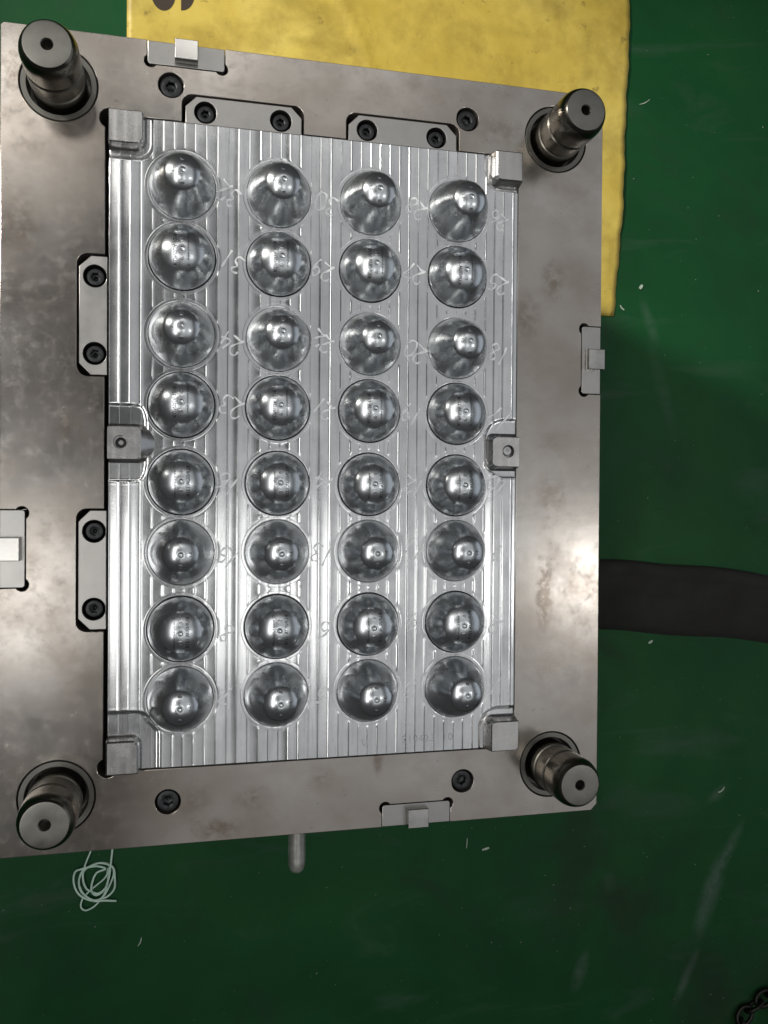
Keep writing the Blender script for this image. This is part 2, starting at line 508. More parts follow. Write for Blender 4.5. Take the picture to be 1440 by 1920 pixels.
# ---- insert plate: a real height field (milling passes, lowered shelves) ----
Z_INS = 1.0
r_np = np.random.RandomState(11)
edges = [IX0]
while edges[-1] < IX1 - 7:
    edges.append(edges[-1] + 6.0 + r_np.uniform(-0.25, 0.25))
edges.append(IX1)
edges = np.array(edges)
NP_ = len(edges) - 1
off = r_np.uniform(-0.07, 0.07, NP_)
tilt = r_np.normal(0, 0.042, NP_)
right = np.clip((edges[:-1] - 60) / 60, 0, 1)
cyl = r_np.uniform(0.03, 0.13, NP_) * (1 - 0.6 * right)
right = np.clip((edges - 60) / 60, 0, 1)
ridge = np.clip(r_np.uniform(0.06, 0.24, NP_ + 1), 0.08, 0.21) * (0.5 + 0.5 * right)
mids = (edges[:-1] + edges[1:]) / 2
calm = (mids > -25) & (mids < 23)
cyl[calm] *= 0.3; tilt[calm] *= 0.4; off[calm] *= 0.6
DX = [-1.6, 53.07, 107.73, 162.4]
DY = [179.5, 139.5, 95.8, 55.8, 11.9, -28.1, -71.9, -111.9]
TALL = [True, False, True, False, False, True, False, True]

def sstep(a, b, x):
    t = np.clip((x - a) / (b - a), 0, 1)
    return t * t * (3 - 2 * t)

def rbox(x, y, x0, x1, y0, y1, r):
    """signed distance to a rounded box, negative inside"""
    cx, cy, hx, hy = (x0 + x1) / 2, (y0 + y1) / 2, (x1 - x0) / 2 - r, (y1 - y0) / 2 - r
    qx, qy = np.abs(x - cx) - hx, np.abs(y - cy) - hy
    return np.hypot(np.maximum(qx, 0), np.maximum(qy, 0)) + np.minimum(np.maximum(qx, qy), 0) - r

SHELVES = [(-60, -17.5, 192.5, 240, 9), (179.5, 240, 194.5, 240, 13), (-60, -13.2, -190, -117.6, 14), (178.5, 240, -190, -125.5, 13),
           (-60, -20.3, 11.7, 55.6, 7), (180.2, 240, 16.8, 53.6, 14)]

def hz(x, y):
    i = np.clip(np.searchsorted(edges, x, side='right') - 1, 0, NP_ - 1)
    mid = (edges[i] + edges[i + 1]) / 2
    u = x - mid
    wdt = edges[i + 1] - edges[i]
    z = off[i] + tilt[i] * u - cyl[i] * (1 - (2 * u / wdt) ** 2)
    dl = np.minimum(x - edges[i], edges[i + 1] - x)
    near = np.where(x - edges[i] < edges[i + 1] - x, i, i + 1)
    rk = np.ones_like(z)
    for cx in DX:
        for cy in DY:
            rk = rk * sstep(20.9, 21.7, np.hypot(x - cx, y - cy))
    z = z + rk * ridge[near] * np.exp(-(dl / 0.36) ** 2)
    z = z + 0.006 * np.sin(y * 0.11 + i * 1.7) + 0.004 * np.sin(y * 0.37 + i * 2.9)
    flat = np.zeros_like(z)
    for (x0, x1, y0, y1, r) in SHELVES:
        d = rbox(x, y, x0, x1, y0, y1, r)
        k = 1 - sstep(-1.3, 0.2, d)
        z = z * (1 - k * 0.9) - 0.75 * k
        # small lip at the edge of the cutter path
        z = z + 0.05 * np.exp(-((d - 0.6) / 0.5) ** 2)
    for cx in DX:
        for cy in DY:
            d = np.hypot(x - cx, y - cy)
            k = 1 - sstep(20.9, 21.6, d)
            z = z * (1 - 0.55 * k) - 0.05 * k
    edge = np.minimum(np.minimum(x - IX0, IX1 - x), np.minimum(y - IY0, IY1 - y))
    z = z - 0.45 * (1 - sstep(0, 0.5, edge))
    return z + Z_INS

frac = np.array([0, 0.02, 0.045, 0.075, 0.12, 0.25, 0.42, 0.6, 0.77, 0.88, 0.925, 0.955, 0.98])
xs = np.concatenate([edges[i] + frac * (edges[i + 1] - edges[i]) for i in range(NP_)] + [[IX0 + .25, IX0 + .5, IX1 - .5, IX1 - .25, IX1]])
xs = np.unique(np.round(xs, 3))
ys = np.unique(np.round(np.concatenate([np.arange(IY0, IY1, 0.8), [IY0 + .25, IY0 + .5, IY1 - .5, IY1 - .25, IY1]]), 3))
GX, GY = np.meshgrid(xs, ys)
GZ = hz(GX, GY)
nx, ny = len(xs), len(ys)
V = np.stack([GX, GY, GZ], -1).reshape(-1, 3)
idx = np.arange(nx * ny).reshape(ny, nx)
F = np.stack([idx[:-1, :-1], idx[:-1, 1:], idx[1:, 1:], idx[1:, :-1]], -1).reshape(-1, 4)
fc = V[F].mean(1)
keep = np.ones(len(F), bool)
for cx in DX:
    for cy in DY:
        keep &= np.hypot(fc[:, 0] - cx, fc[:, 1] - cy) > 20.2
F = F[keep]
verts = [V]; faces = [F]; base = len(V)
# side walls
def wall(loop_idx):
    global base
    top = V[loop_idx]
    low = top.copy(); low[:, 2] = -22
    n = len(loop_idx)
    verts.append(low)
    a = np.array(loop_idx); b = np.arange(base, base + n)
    faces.append(np.stack([a[:-1], b[:-1], b[1:], a[1:]], -1))
    base += n
wall(list(idx[0, ::-1])); wall(list(idx[:, 0])); wall(list(idx[-1, :])); wall(list(idx[::-1, -1]))
# seat ring round every dome (turned flat, with a clear gap to the dome)
SEG = 144
an = np.linspace(0, 2 * np.pi, SEG, endpoint=False)
for cx in DX:
    for r_i, cy in enumerate(DY):
        gap = 18.75 if TALL[r_i] else 19.05
        radii = [gap, gap, gap + .15, 19.5, 19.9, 20.4, 20.8, 20.95]
        rel = [-4.0, -0.10, 0.0, 0.0, 0.0, 0.0, -0.006, -0.04]
        ring0 = base
        for k, (rr, dz) in enumerate(zip(radii, rel)):
            x = cx + rr * np.cos(an); y = cy + rr * np.sin(an)
            zz = hz(x, y) + 0.02 + dz
            verts.append(np.stack([x, y, zz], -1)); base += SEG
        for k in range(len(radii) - 1):
            a = ring0 + k * SEG + np.arange(SEG); b = ring0 + k * SEG + (np.arange(SEG) + 1) % SEG
            faces.append(np.stack([a, a + SEG, b + SEG, b], -1))
V = np.concatenate(verts); F = np.concatenate(faces)
ins = bpy.data.meshes.new("insert_plate")
ins.vertices.add(len(V)); ins.vertices.foreach_set("co", (V * MM).astype(np.float32).ravel())
ins.loops.add(F.size); ins.loops.foreach_set("vertex_index", F.ravel().astype(np.int32))
ins.polygons.add(len(F))
ins.polygons.foreach_set("loop_start", np.arange(0, F.size, 4, dtype=np.int32))
ins.polygons.foreach_set("use_smooth", np.ones(len(F), bool))
ins.update(calc_edges=True); ins.validate()
finish(ins, M_INSERT, 40)
insert = part("insert_plate", ins)

# ---- interlock blocks on the insert ----
def boss(name, lx0, lx1, ly0, ly1, radii, ztop, draft, bev, mat=M_BLOCK, right_slope=None):
    """raised block; outline given at its top"""
    def out(g):
        rr = [max(0.3, r + g) for r in radii]
        return rrect(lx0 - g, lx1 + g, ly0 - g, ly1 + g, rr)
    loops = [z_loop(out(draft + 1.2), 0.1), z_loop(out(draft + 0.5), 0.5), z_loop(out(draft), 1.3), z_loop(out(bev * 0.3), ztop - bev), z_loop(out(-bev * 0.7), ztop)]
    # keep the outside faces flush with the plate's edges
    res = []
    for l in loops:
        res.append([(min(max(x, IX0 - .15), IX1 + .15), min(max(y, IY0 - .15), IY1 + .15), z) for x, y, z in l])
    return loft(name, res, mat, 28)
ZB = 9.0
part("corner_block", boss("corner_block", -41.3, -23.1, 198.5, 216.2, (1.0, 4.5, 1.0, 0.5), ZB, 1.0, 0.5), parent=insert)
part("corner_block", boss("corner_block", 184.6, 201.6, 198.2, 216.2, (3.0, 0.6, 0.6, 0.6), ZB, 1.6, 1.0), parent=insert)
part("corner_block", boss("corner_block", -41.3, -24.4, -151.0, -132.6, (0.6, 0.6, 4.0, 0.6), ZB, 1.0, 0.9), parent=insert)
part("corner_block", boss("corner_block", 183.9, 201.6, -151.0, -132.9, (0.6, 2.6, 0.6, 3.0), ZB, 1.8, 0.6), parent=insert)
# mid blocks with a screw each
def mid_left():
    n = 10
    def dshape(xr, hw, rr): return rrect(-41.5, xr, 33.3 - hw, 33.3 + hw, (0.4, rr, rr, 0.4), n)
    loops = [z_loop(dshape(-14.8, 11.3, 11.0), 0.1), z_loop(dshape(-15.8, 10.2, 10.0), 0.7), z_loop(dshape(-17.0, 9.6, 9.4), 1.6),
             z_loop(dshape(-23.0, 9.3, 3.0), 5.5), z_loop(dshape(-23.6, 8.9, 2.6), 6.0)]
    top = loops[-1]
    return loops, top
def drilled(name, loops, hx, hy, hr, mat):
    """boss with a counterbore in its top face"""
    n = 80
    def ray(l, a):
        c, s = math.cos(a), math.sin(a); best = 0
        for p, q in zip(l, l[1:] + l[:1]):
            px, py, ex, ey = p[0] - hx, p[1] - hy, q[0] - p[0], q[1] - p[1]
            den = c * ey - s * ex
            if abs(den) < 1e-9: continue
            t = (px * ey - py * ex) / den; u = (px * s - py * c) / den
            if t > 0 and -1e-6 <= u <= 1 + 1e-6: best = max(best, t)
        return (hx + c * best, hy + s * best, l[0][2])
    loops = [[ray(l, 2 * math.pi * i / n) for i in range(n)] for l in loops]
    vs = [v for l in loops for v in l]; fs = []
    K = len(loops)
    for k in range(K - 1):
        for i in range(n):
            j = (i + 1) % n
            fs.append((k * n + i, k * n + j, (k + 1) * n + j, (k + 1) * n + i))
    ztop = loops[-1][0][2]
    for (r, z) in ((hr, ztop), (hr - .15, ztop - .3), (hr - .15, ztop - 5)):
        for p in loops[-1]:
            a = math.atan2(p[1] - hy, p[0] - hx)
            vs.append((hx + r * math.cos(a), hy + r * math.sin(a), z))
    for k in range(K - 1, K + 2):
        for i in range(n):
            j = (i + 1) % n
            fs.append((k * n + i, k * n + j, (k + 1) * n + j, (k + 1) * n + i))
    fs.append(tuple((K + 2) * n + i for i in range(n)))
    return mesh_from(name, vs, fs, mat, 28)
lp, _ = mid_left()
bl = part("guide_block", drilled("guide_block", lp, -34.5, 33.6, 3.9, M_BLOCK), parent=insert)
def mr(g, z): return z_loop([(min(x, IX1 + .15), y) for x, y in rrect(184.2 - g, 201.6, 23.6 - g, 42.0 + g, (3.4 + g * .5, .3, .3, 3.4 + g * .5), 14)], z)
br = part("guide_block", drilled("guide_block", [mr(2.6, .1), mr(2.0, .6), mr(1.4, 1.3), mr(0.2, 5.4), mr(-.3, 6.0)], 194.6, 33.2, 3.9, M_BLOCK), parent=insert)

# ---- socket screws ----
def screw_mesh(R, hexr, h=9.0, mat=M_BLACK):
    seg = 48
    def circ(r, z): return [(r * math.cos(2 * math.pi * i / seg), r * math.sin(2 * math.pi * i / seg), z) for i in range(seg)]
    def hexa(r, z):
        o = []
        for i in range(seg):
            a = 2 * math.pi * i / seg
            k = (a + math.pi / 6) % (math.pi / 3) - math.pi / 6
            d = r * math.cos(math.pi / 6) / math.cos(k)
            o.append((d * math.cos(a), d * math.sin(a), z))
        return o
    loops = [circ(R, -h), circ(R, -.6), circ(R - .25, -.2), circ(R - .7, 0), circ(hexr + .35, 0), hexa(hexr, -.35), hexa(hexr, -4.2), circ(hexr * .55, -4.4), circ(0.5, -5.2)]
    return loft("socket_screw", loops, mat, 30)
SCREW_BIG = screw_mesh(6.1, 2.95)
SCREW_MID = screw_mesh(4.8, 2.35)
SCREW_SMALL = screw_mesh(3.0, 1.5, 3.5)
M_PLUG = simple_metal("bright_screw", (0.40, 0.40, 0.40), 0.35, 0.2, 150, 0.1)
plug_v, plug_f = lathe([(2.9, -4.5), (2.9, -.4), (2.5, 0), (0.9, 0.05), (0.6, -0.5), (0, -0.6)], 24)
PLUG = mesh_from("screw_head", plug_v, plug_f, M_PLUG)
for i, (x, y) in enumerate(BOLTS):
    part("socket_screw", SCREW_BIG, (x, y, TOP - 1.6), rotz=0.4 + i * 0.9)
part("socket_screw", SCREW_SMALL, (-34.5, 33.6, TOP + 1.6), bl)
part("screw_head", PLUG, (194.3, 33.6, TOP + 4.6), br)

# ---- retaining bars along the insert ----
def gib(long_axis, a0, a1, b0, b1, ch, scr):
    if long_axis == 'x':
        o = [(a0, b0), (a1, b0), (a1, b1 - ch), (a1 - ch, b1), (a0 + ch, b1), (a0, b1 - ch)]
    else:
        o = [(b0 + ch, a0), (b1, a0), (b1, a1), (b0 + ch, a1), (b0, a1 - ch), (b0, a0 + ch)]
    hs = [arc(x, y, 6.3, 0, 352, 44) for x, y in scr]
    g = part("retaining_bar", slab("retaining_bar", o, hs, -22, -0.7, M_GIB, 0.25))
    for k, (x, y) in enumerate(scr):
        part("socket_screw", SCREW_MID, (x, y, TOP - 2.6), g, rotz=rng.uniform(0, 1))
gib('x', -0.1, 66.3, 216.75, 232.2, 6.0, [(11.0, 223.7), (54.2, 223.7)])
gib('x', 94.4, 161.6, 216.75, 232.2, 6.2, [(105.7, 223.7), (148.9, 223.7)])
gib('y', 71.3, 137.4, -57.2, -42.3, 6.2, [(-48.9, 126.3), (-48.9, 83.2)])
gib('y', -71.2, -4.6, -57.2, -42.3, 6.2, [(-48.9, -16.2), (-48.9, -59.8)])

# ---- side locks ----
body_me = slab("side_lock", [(-LW, 0.2), (LW, 0.2), (LW, LD - 1), (LW - 1, LD), (-LW + 1, LD), (-LW, LD - 1)], [], -30, -0.25, M_LOCK, 0.25)
tooth_me = slab("lock_tooth", [(-6.4, -0.3), (6.4, -0.3), (6.4, LD - 2.2), (-6.4, LD - 2.2)], [], -1.0, 5.0, M_TOOTH, 0.35)
for cx, cy, rot in ((0.3, Y1, math.pi), (X1, 92.8, math.pi / 2), (139.1, Y0, 0), (X0, -25.8, -math.pi / 2)):
    b = part("side_lock", body_me, (cx, cy, TOP), rotz=rot)
    t = part("lock_tooth", tooth_me, (cx, cy, TOP), b)
    t.rotation_euler = (0, 0, 0)

# ---- guide pins ----
R_ = 14.8
prof = [(R_, -40), (R_, 7.2), (R_ - .8, 7.7), (R_ - .8, 9.3), (R_, 9.8), (R_, 20.5), (R_ - .8, 21.1), (R_ - .8, 23.0), (R_, 23.6),
        (R_, 33.0), (R_ - .1, 35.0), (R_ - .5, 37.2), (R_ - 1.3, 39.4), (R_ - 2.2, 40.9), (R_ - 3.0, 41.6)]
pv, pf = lathe(prof, 72)
topprof = [(11.8, 41.6), (11.0, 41.7), (3.2, 41.6), (2.7, 40.9), (2.6, 30), (0, 30)]
tv, tf = lathe(topprof, 72)
PIN = mesh_from("guide_pin", pv, pf, M_PIN, 30)
PINF = mesh_from("pin_face", tv, tf, M_PINTOP, 30)
fv, ff = lathe([(20.3, -30), (20.3, -.9), (19.9, -.45), (17.2, -.45), (16.8, -.9), (16.8, -14), (14.8, -14)], 72)
FLANGE = mesh_from("pin_bushing", fv, ff, simple_metal("bushing_steel", (0.16, 0.155, 0.14), 0.36, 0.15, 50), 30)
for x, y in PINS:
    g = part("guide_pin", PIN, (x, y, TOP))
    part("pin_face", PINF, (x, y, TOP), g)
    part("pin_bushing", FLANGE, (x, y, TOP), g)

# ---- the domes ----
def dome_profile(tall):
    """steep flank, rounded shoulder, shallow crown with a gate dimple; returns profile and height(r)"""
    R = 18.55
    if tall: H, a0, a1, rs, a_top = 26.5, 79.0, 60.0, 5.5, 34.0
    else: H, a0, a1, rs, a_top = 18.5, 81.0, 50.0, 8.0, 34.0
    sn, cs = (lambda d: math.sin(math.radians(d))), (lambda d: math.cos(math.radians(d)))
    def run(Lf):
        pts = [(R, 0.0)]; n = 14
        for i in range(n):
            d = a0 + (a1 - a0) * (i + .5) / n
            r, z = pts[-1]; pts.append((r - cs(d) * Lf / n, z + sn(d) * Lf / n))
        r_f, z_f = pts[-1]
        for i in range(1, 15):
            d = a1 + (a_top - a1) * i / 14
            pts.append((r_f - rs * (sn(a1) - sn(d)), z_f + rs * (cs(d) - cs(a1))))
        r1, z1 = pts[-1]
        Rt = max(r1, .1) / sn(a_top)
        return pts, Rt, z1 + Rt * (1 - cs(a_top))
    lo, hi = 2.0, 34.0
    for _ in range(50):
        m_ = (lo + hi) / 2
        if run(m_)[2] < H: lo = m_
        else: hi = m_
    pts, Rt, H = run(lo)
    pr = [(R, -4)] + pts
    rf = 12
    for i in range(1, 12):
        a = a_top * (1 - i / 12)
        if Rt * sn(a) < 2.0: break
        pr.append((Rt * sn(a), H - Rt * (1 - cs(a))))
    base_pr = sorted(pr + [(0, H)])
    def zcap(r): return float(np.interp(r, [p[0] for p in base_pr], [p[1] for p in base_pr]))
    pr += [(1.9, zcap(1.9)), (1.65, zcap(1.65) - .05), (1.45, H - .45), (1.0, H - .9), (0.5, H - 1.05), (0, H - 1.1)]
    return pr, zcap, rf
def text_verts(body, size, spacing=1.0, bold=0.0):
    cu = bpy.data.curves.new("txt", 'FONT')
    cu.body = body; cu.size = size; cu.align_x = 'CENTER'; cu.align_y = 'CENTER'; cu.space_character = spacing
    cu.resolution_u = 3
    cu.offset = bold
    ob = bpy.data.objects.new("txt", cu); COL.objects.link(ob)
    dg = bpy.context.evaluated_depsgraph_get()
    me = bpy.data.meshes.new_from_object(ob.evaluated_get(dg))
    bpy.data.objects.remove(ob); bpy.data.curves.remove(cu)
    v = [tuple(x.co) for x in me.vertices]; f = [tuple(p.vertices) for p in me.polygons]
    bpy.data.meshes.remove(me)
    return v, f
def dome_text(body, size, x0, y0, zcap, spacing=1.0, squash=1.0):
    v, f = text_verts(body, size, spacing, 0.025)
    out = []
    for u, vv, _ in v:
        x, y = x0 - vv, y0 - u * squash
        out.append((x, y, zcap(math.hypot(x, y)) + 0.05))
    return mesh_from("engraved_text", out, [t[::-1] for t in f], M_ETCH, 60)

KIT = {}
for tall in (True, False):
    pr, zc, rc = dome_profile(tall)
    v, f = lathe(pr, 96)
    me = mesh_from("dome_core", v, f, M_DOME, 40)
    pins = []
    py = 6.6 if tall else 5.2
    for s in (1, -1):
        n = Vector((0, s * py, 0))
        pv_, pf_ = lathe([(1.15, -1.2), (1.15, 0.02), (1.0, 0.12), (0.35, 0.12), (0, 0.02)], 20)
        rad_n = Vector((0, s * py, zc(py) - (zc(0) - 12 if tall else zc(0) - 15))).normalized()
        q = Vector((0, 0, 1)).rotation_difference(rad_n)
        pos = Vector((0, s * py, zc(py)))
        pv2 = [tuple(q @ Vector(p) + pos) for p in pv_]
        pins.append(mesh_from("ejector_pin", pv2, pf_, M_DOME, 35))
    if tall:
        texts = [dome_text("S-1", 2.3, 5.2, 0.0, zc)]
    else:
        texts = [dome_text("KUNSUA 1218", 2.75, 3.9, 0.3, zc, 1.0, 1.0),
                 dome_text("C  www.kunsua.com", 1.9, -3.5, 0.0, zc, 1.05, 1.06)]
    KIT[tall] = (me, pins, texts)
for x in DX:
    for k, y in enumerate(DY):
        me, pins, texts = KIT[TALL[k]]
        d = part("dome_core", me, (x, y, TOP + Z_INS), rotz=0.0 if k >= 4 else math.pi)
        for p in pins + texts:
            o = bpy.data.objects.new(p.name.split('.')[0], p); COL.objects.link(o); o.parent = d

# ---- handwritten numbers in grey paint marker ----
STROKE = {
    '0': [[(.5, 1), (.15, .8), (.1, .4), (.3, .02), (.65, .05), (.85, .4), (.8, .8), (.5, 1), (.4, .95)]],
    '1': [[(.55, 1.05), (.5, .5), (.45, -.05)]],
    '2': [[(.1, .75), (.25, .98), (.6, .98), (.75, .72), (.5, .4), (.1, .05), (.35, .12), (.95, .0)]],
    '3': [[(.15, .9), (.5, 1.0), (.7, .8), (.45, .55), (.75, .35), (.6, .05), (.1, .08)]],
    '4': [[(.4, 1.0), (.1, .4), (.9, .42)], [(.65, .75), (.6, -.05)]],
    '5': [[(.8, 1.0), (.25, .95), (.2, .55), (.6, .6), (.75, .3), (.5, .0), (.1, .05)]],
    '6': [[(.75, 1.05), (.35, .75), (.15, .3), (.35, .0), (.7, .08), (.75, .38), (.45, .5), (.2, .3)]],
    '7': [[(.1, .92), (.85, .98), (.55, .5), (.4, -.05)]],
    '8': [[(.7, .85), (.45, 1.0), (.2, .8), (.5, .52), (.75, .25), (.45, .0), (.15, .22), (.45, .5), (.72, .82)]],
    '9': [[(.75, .75), (.5, 1.0), (.2, .82), (.25, .55), (.55, .5), (.75, .8), (.65, .3), (.5, -.05)]],
}
def number_mesh(s, h, slant, wid, seed):
    rr = random.Random(seed)
    vs, fs = [], []
    x_off = -0.5 * len(s) * 0.85
    for chn in s:
        for st in STROKE[chn]:
            pts = smooth_path([((x + x_off + rr.uniform(-.03, .03)) * h * .72, (y - .5 + rr.uniform(-.03, .03)) * h, 0) for x, y in st], 5)
            for i, p in enumerate(pts):
                t = pts[min(i + 1, len(pts) - 1)] - pts[max(i - 1, 0)]
                nrm = Vector((-t.y, t.x, 0)).normalized() * (wid * .5 * (0.75 + 0.35 * math.sin(i * .8 + seed)))
                a = len(vs)
                for q in (p + nrm, p - nrm):
                    vs.append((q.x, q.y))
                if i:
                    fs.append((a - 2, a - 1, a + 1, a))
        x_off += 0.85
    c, s_ = math.cos(slant), math.sin(slant)
    return [(c * x - s_ * y, s_ * x + c * y) for x, y in vs], fs
ORDER = {}
nums = [[26, 25, 18, 17, 10, 9, 2, 1], [28, 27, 20, 19, 12, 11, 4, 3], [30, 29, 22, 21, 14, 13, 6, 5], [32, 31, 24, 23, 16, 15, 8, 7]]
for ci, cx in enumerate(DX[::-1]):
    for ri, cy in enumerate(DY):
        s = str(nums[ci][ri])
        v, f = number_mesh(s, 10.5 + rng.uniform(-1, 1), math.pi - 0.5 + rng.uniform(-.15, .15), 1.25, ci * 8 + ri)
        ox, oy = cx + 27.0 + rng.uniform(-1.0, 1.5), cy - 1.0 + rng.uniform(-3, 2)
        X = np.array([p[0] + ox for p in v]); Y = np.array([p[1] + oy for p in v])
        # keep clear of the dome seats and of the plate's edge
        zz = np.maximum(np.maximum(hz(X - .5, Y), hz(X, Y)), hz(X + .5, Y)) + 0.07
        me = mesh_from("handwritten_number", [(a - ox, b - oy, c) for a, b, c in zip(X, Y, zz)], f, M_MARK, 60)
        part("handwritten_number", me, (ox, oy, TOP), insert)

# stamped order number along the lower edge
def stamped(name, body, size, x, y, rot, mat, dz=0.05, spacing=1.0):
    v, f = text_verts(body, size, spacing)
    c, s = math.cos(rot), math.sin(rot)
    P = [(c * a - s * b, s * a + c * b) for a, b, _ in v]
    zz = hz(np.array([p[0] + x for p in P]), np.array([p[1] + y for p in P])) + dz
    me = mesh_from(name, [(p[0], p[1], z) for p, z in zip(P, zz)], f, mat, 60)
    return part(name, me, (x, y, TOP), insert)
M_STAMP, _, _ = new_mat("stamped_edge", (0.40, 0.405, 0.41), 1.0, 0.4)
stamped("stamped_number", "S10423  10", 6.2, 145.5, -142.7, 0.0, M_STAMP, 0.1, 1.15)
stamped("stamped_letter", "U", 6.2, 106.5, -143.0, 0.1, M_STAMP, 0.1)
stamped("gate_mark", "D", 3.2, 43.6, -7.5, 0.5, M_ETCH, 0.1)
stamped("gate_mark", "o", 3.2, 66.8, -48.5, 0.5, M_ETCH, 0.1)

# ---- dowel sticking out of the lower side ----
dv, df = lathe([(5.6, -30), (5.6, 33), (5.3, 36), (4.4, 38.8), (3.0, 40.2), (0, 40.6)], 32)
dw = mesh_from("side_dowel", dv, df, simple_metal("dowel_steel", (0.62, 0.61, 0.57), 0.33, 0.3, 90, 0.3, 0.8), 40)
d = part("side_dowel", dw, (71.4, Y0 + 0.0, TOP - 42))
d.rotation_euler = (math.radians(90), 0, 0)

# ------------------------------------------------------------------ things on the floor
# yellow card sheet, lying partly under the mould, gently waved
def sheet():
    ue = [(-51.7, 620), (-51.7, 450), (-51.6, 300), (-51, 200)]
    NXs, NYs = 90, 80
    vs, fs = [], []
    for j in range(NYs + 1):
        t = j / NYs
        y = 194.5 + (640 - 194.5) * t
        xr = np.interp(y, [194.5, 246, 301, 356, 410, 465, 520, 640], [428.5, 432.8, 436.4, 437.7, 439.5, 441.4, 442.2, 444])
        xr += 0.5 * math.sin(y * .13) + 0.4 * math.sin(y * .31)
        for i in range(NXs + 1):
            s = i / NXs
            x = -51.7 + (xr + 51.7) * s
            z = 0.6 + 1.6 * (1 + math.sin(x * .021 + y * .012)) * .5 + 1.3 * (1 + math.sin(y * .035 - x * .01 + 1)) * .5
            # one pressed crease
            dcr = (x - (143 + (477 - y) * 0.46)) * 0.91
            z += 2.8 * math.exp(-(dcr / 2.6) ** 2)
            z += 0.9 * math.exp(-((444 - x) / 9) ** 2) * (0.5 + 0.5 * math.sin(y * .045))
            vs.append((x, y, z))
    n = NXs + 1
    for j in range(NYs):
        for i in range(NXs):
            a = j * n + i
            fs.append((a, a + 1, a + 1 + n, a + n))
    return mesh_from("yellow_sheet", [(x - 195, y - 400, z) for x, y, z in vs], fs, M_SHEET, 60)
ysm = sheet()
ys_o = link("yellow_sheet", ysm, (195, 400, 0))
md = ys_o.modifiers.new("thickness", 'SOLIDIFY'); md.thickness = 0.0004; md.offset = -1
tag(ys_o, "stained yellow card sheet with brown print lying on the floor under the mould", "sheet")
def sheet_z(x, y):
    z = 0.6 + 1.6 * (1 + math.sin(x * .021 + y * .012)) * .5 + 1.3 * (1 + math.sin(y * .035 - x * .01 + 1)) * .5
    dcr = (x - (143 + (477 - y) * 0.46)) * 0.91
    return z + 2.8 * math.exp(-(dcr / 2.6) ** 2)
def flat_print(outline):
    n = len(outline)
    cx = sum(p[0] for p in outline) / n; cy = sum(p[1] for p in outline) / n
    vs, fs = [(cx, cy)], []
    R = 5
    for k in range(1, R + 1):
        for p in outline: vs.append((cx + (p[0] - cx) * k / R, cy + (p[1] - cy) * k / R))
    for i in range(n):
        j = (i + 1) % n
        fs.append((0, 1 + i, 1 + j))
        for k in range(R - 1):
            fs.append((1 + k * n + i, 1 + (k + 1) * n + i, 1 + (k + 1) * n + j, 1 + k * n + j))
    return mesh_from("printed_shape", [(x - 195, y - 400, sheet_z(x, y) + 0.25) for x, y in vs], fs, M_PRINT, 60)
def ell(cx, cy, rx, ry, a0, a1, n=36): return [(cx + rx * math.cos(math.radians(a0 + (a1 - a0) * i / n)), cy + ry * math.sin(math.radians(a0 + (a1 - a0) * i / n))) for i in range(n + 1)]
link("printed_shape", flat_print(ell(-20.3, 459.5, 10.6, 15.0, 0, 350)), (195, 400, 0), ys_o)
link("printed_shape", flat_print([(-4.6, 476)] + ell(-4.6, 463, 12.0, 16.2, -90, 60)), (195, 400, 0), ys_o)

# black rubber cable cover running off to the right
def hose():
    vs, fs = [], []
    N = 60
    for i in range(N + 1):
        t = i / N
        x = 150 + (900 - 150) * t
        ytop = np.interp(x, [150, 416, 511, 594, 620, 900], [-40, -54.5, -61, -69, -75, -120]) + 0.8 * math.sin(x * .06)
        ybot = np.interp(x, [150, 416, 511, 615, 900], [-112, -128.0, -135, -147, -190]) + 1.4 * math.sin(x * .045 + 1)
        wob = 0.7 * math.sin(x * .11) + 0.6 * math.sin(x * .037)
        prof = [(0, .2), (0.01, 8), (.05, 13 + wob), (.14, 14.5 + wob), (.2, 14.2 + wob), (.23, 12.8 + wob), (.27, 13.6), (.46, 13.0 - wob), (.49, 11.9), (.53, 12.6 - wob), (.75, 11 + wob), (.90, 7.5), (.97, 3.5), (1.0, .2)]
        for f, z in prof:
            vs.append((x, ytop + (ybot - ytop) * f, z * 0.62))
    n = 14
    for i in range(N):
        for k in range(n - 1):
            a = i * n + k
            fs.append((a, a + 1, a + 1 + n, a + n))
    return mesh_from("rubber_cable_cover", [(x - 515, y + 100, z) for x, y, z in vs], fs, M_RUBBER, 50)
hc = link("rubber_cable_cover", hose(), (515, -100, 0))
tag(hc, "flat black rubber cable cover running from under the mould to the right", "cable cover")

# steel chain in the lower right corner
def link_mesh():
    L, W, r = 15.0, 6.4, 2.3
    pts = [(L * .5 - W + W * math.cos(a), W * math.sin(a), 0) for a in np.linspace(-math.pi / 2, math.pi / 2, 9)]
    pts += [(-L * .5 + W + W * math.cos(a), W * math.sin(a), 0) for a in np.linspace(math.pi / 2, 1.5 * math.pi, 9)]
    pts = [(x * 1.35, y, z) for x, y, z in pts]
    return tube("chain_link", pts, r, M_CHAIN, 8, True)
LINK = link_mesh()
chain_root = bpy.data.objects.new("steel_chain", None); COL.objects.link(chain_root); chain_root.empty_display_size = .02
WPOS[chain_root] = Vector((610, -550, 0)); chain_root.location = WPOS[chain_root] * MM
tag(chain_root, "oily dark steel chain heaped on the floor in the lower right corner", "chain")
path = smooth_path([(690, -490, 6), (640, -512, 6), (606, -530, 6), (586, -543, 6), (579, -566, 6), (590, -592, 6), (618, -600, 8), (640, -575, 12), (622, -550, 14), (640, -532, 12), (690, -520, 8)], 40)
acc, last, k = 0, path[0], 0
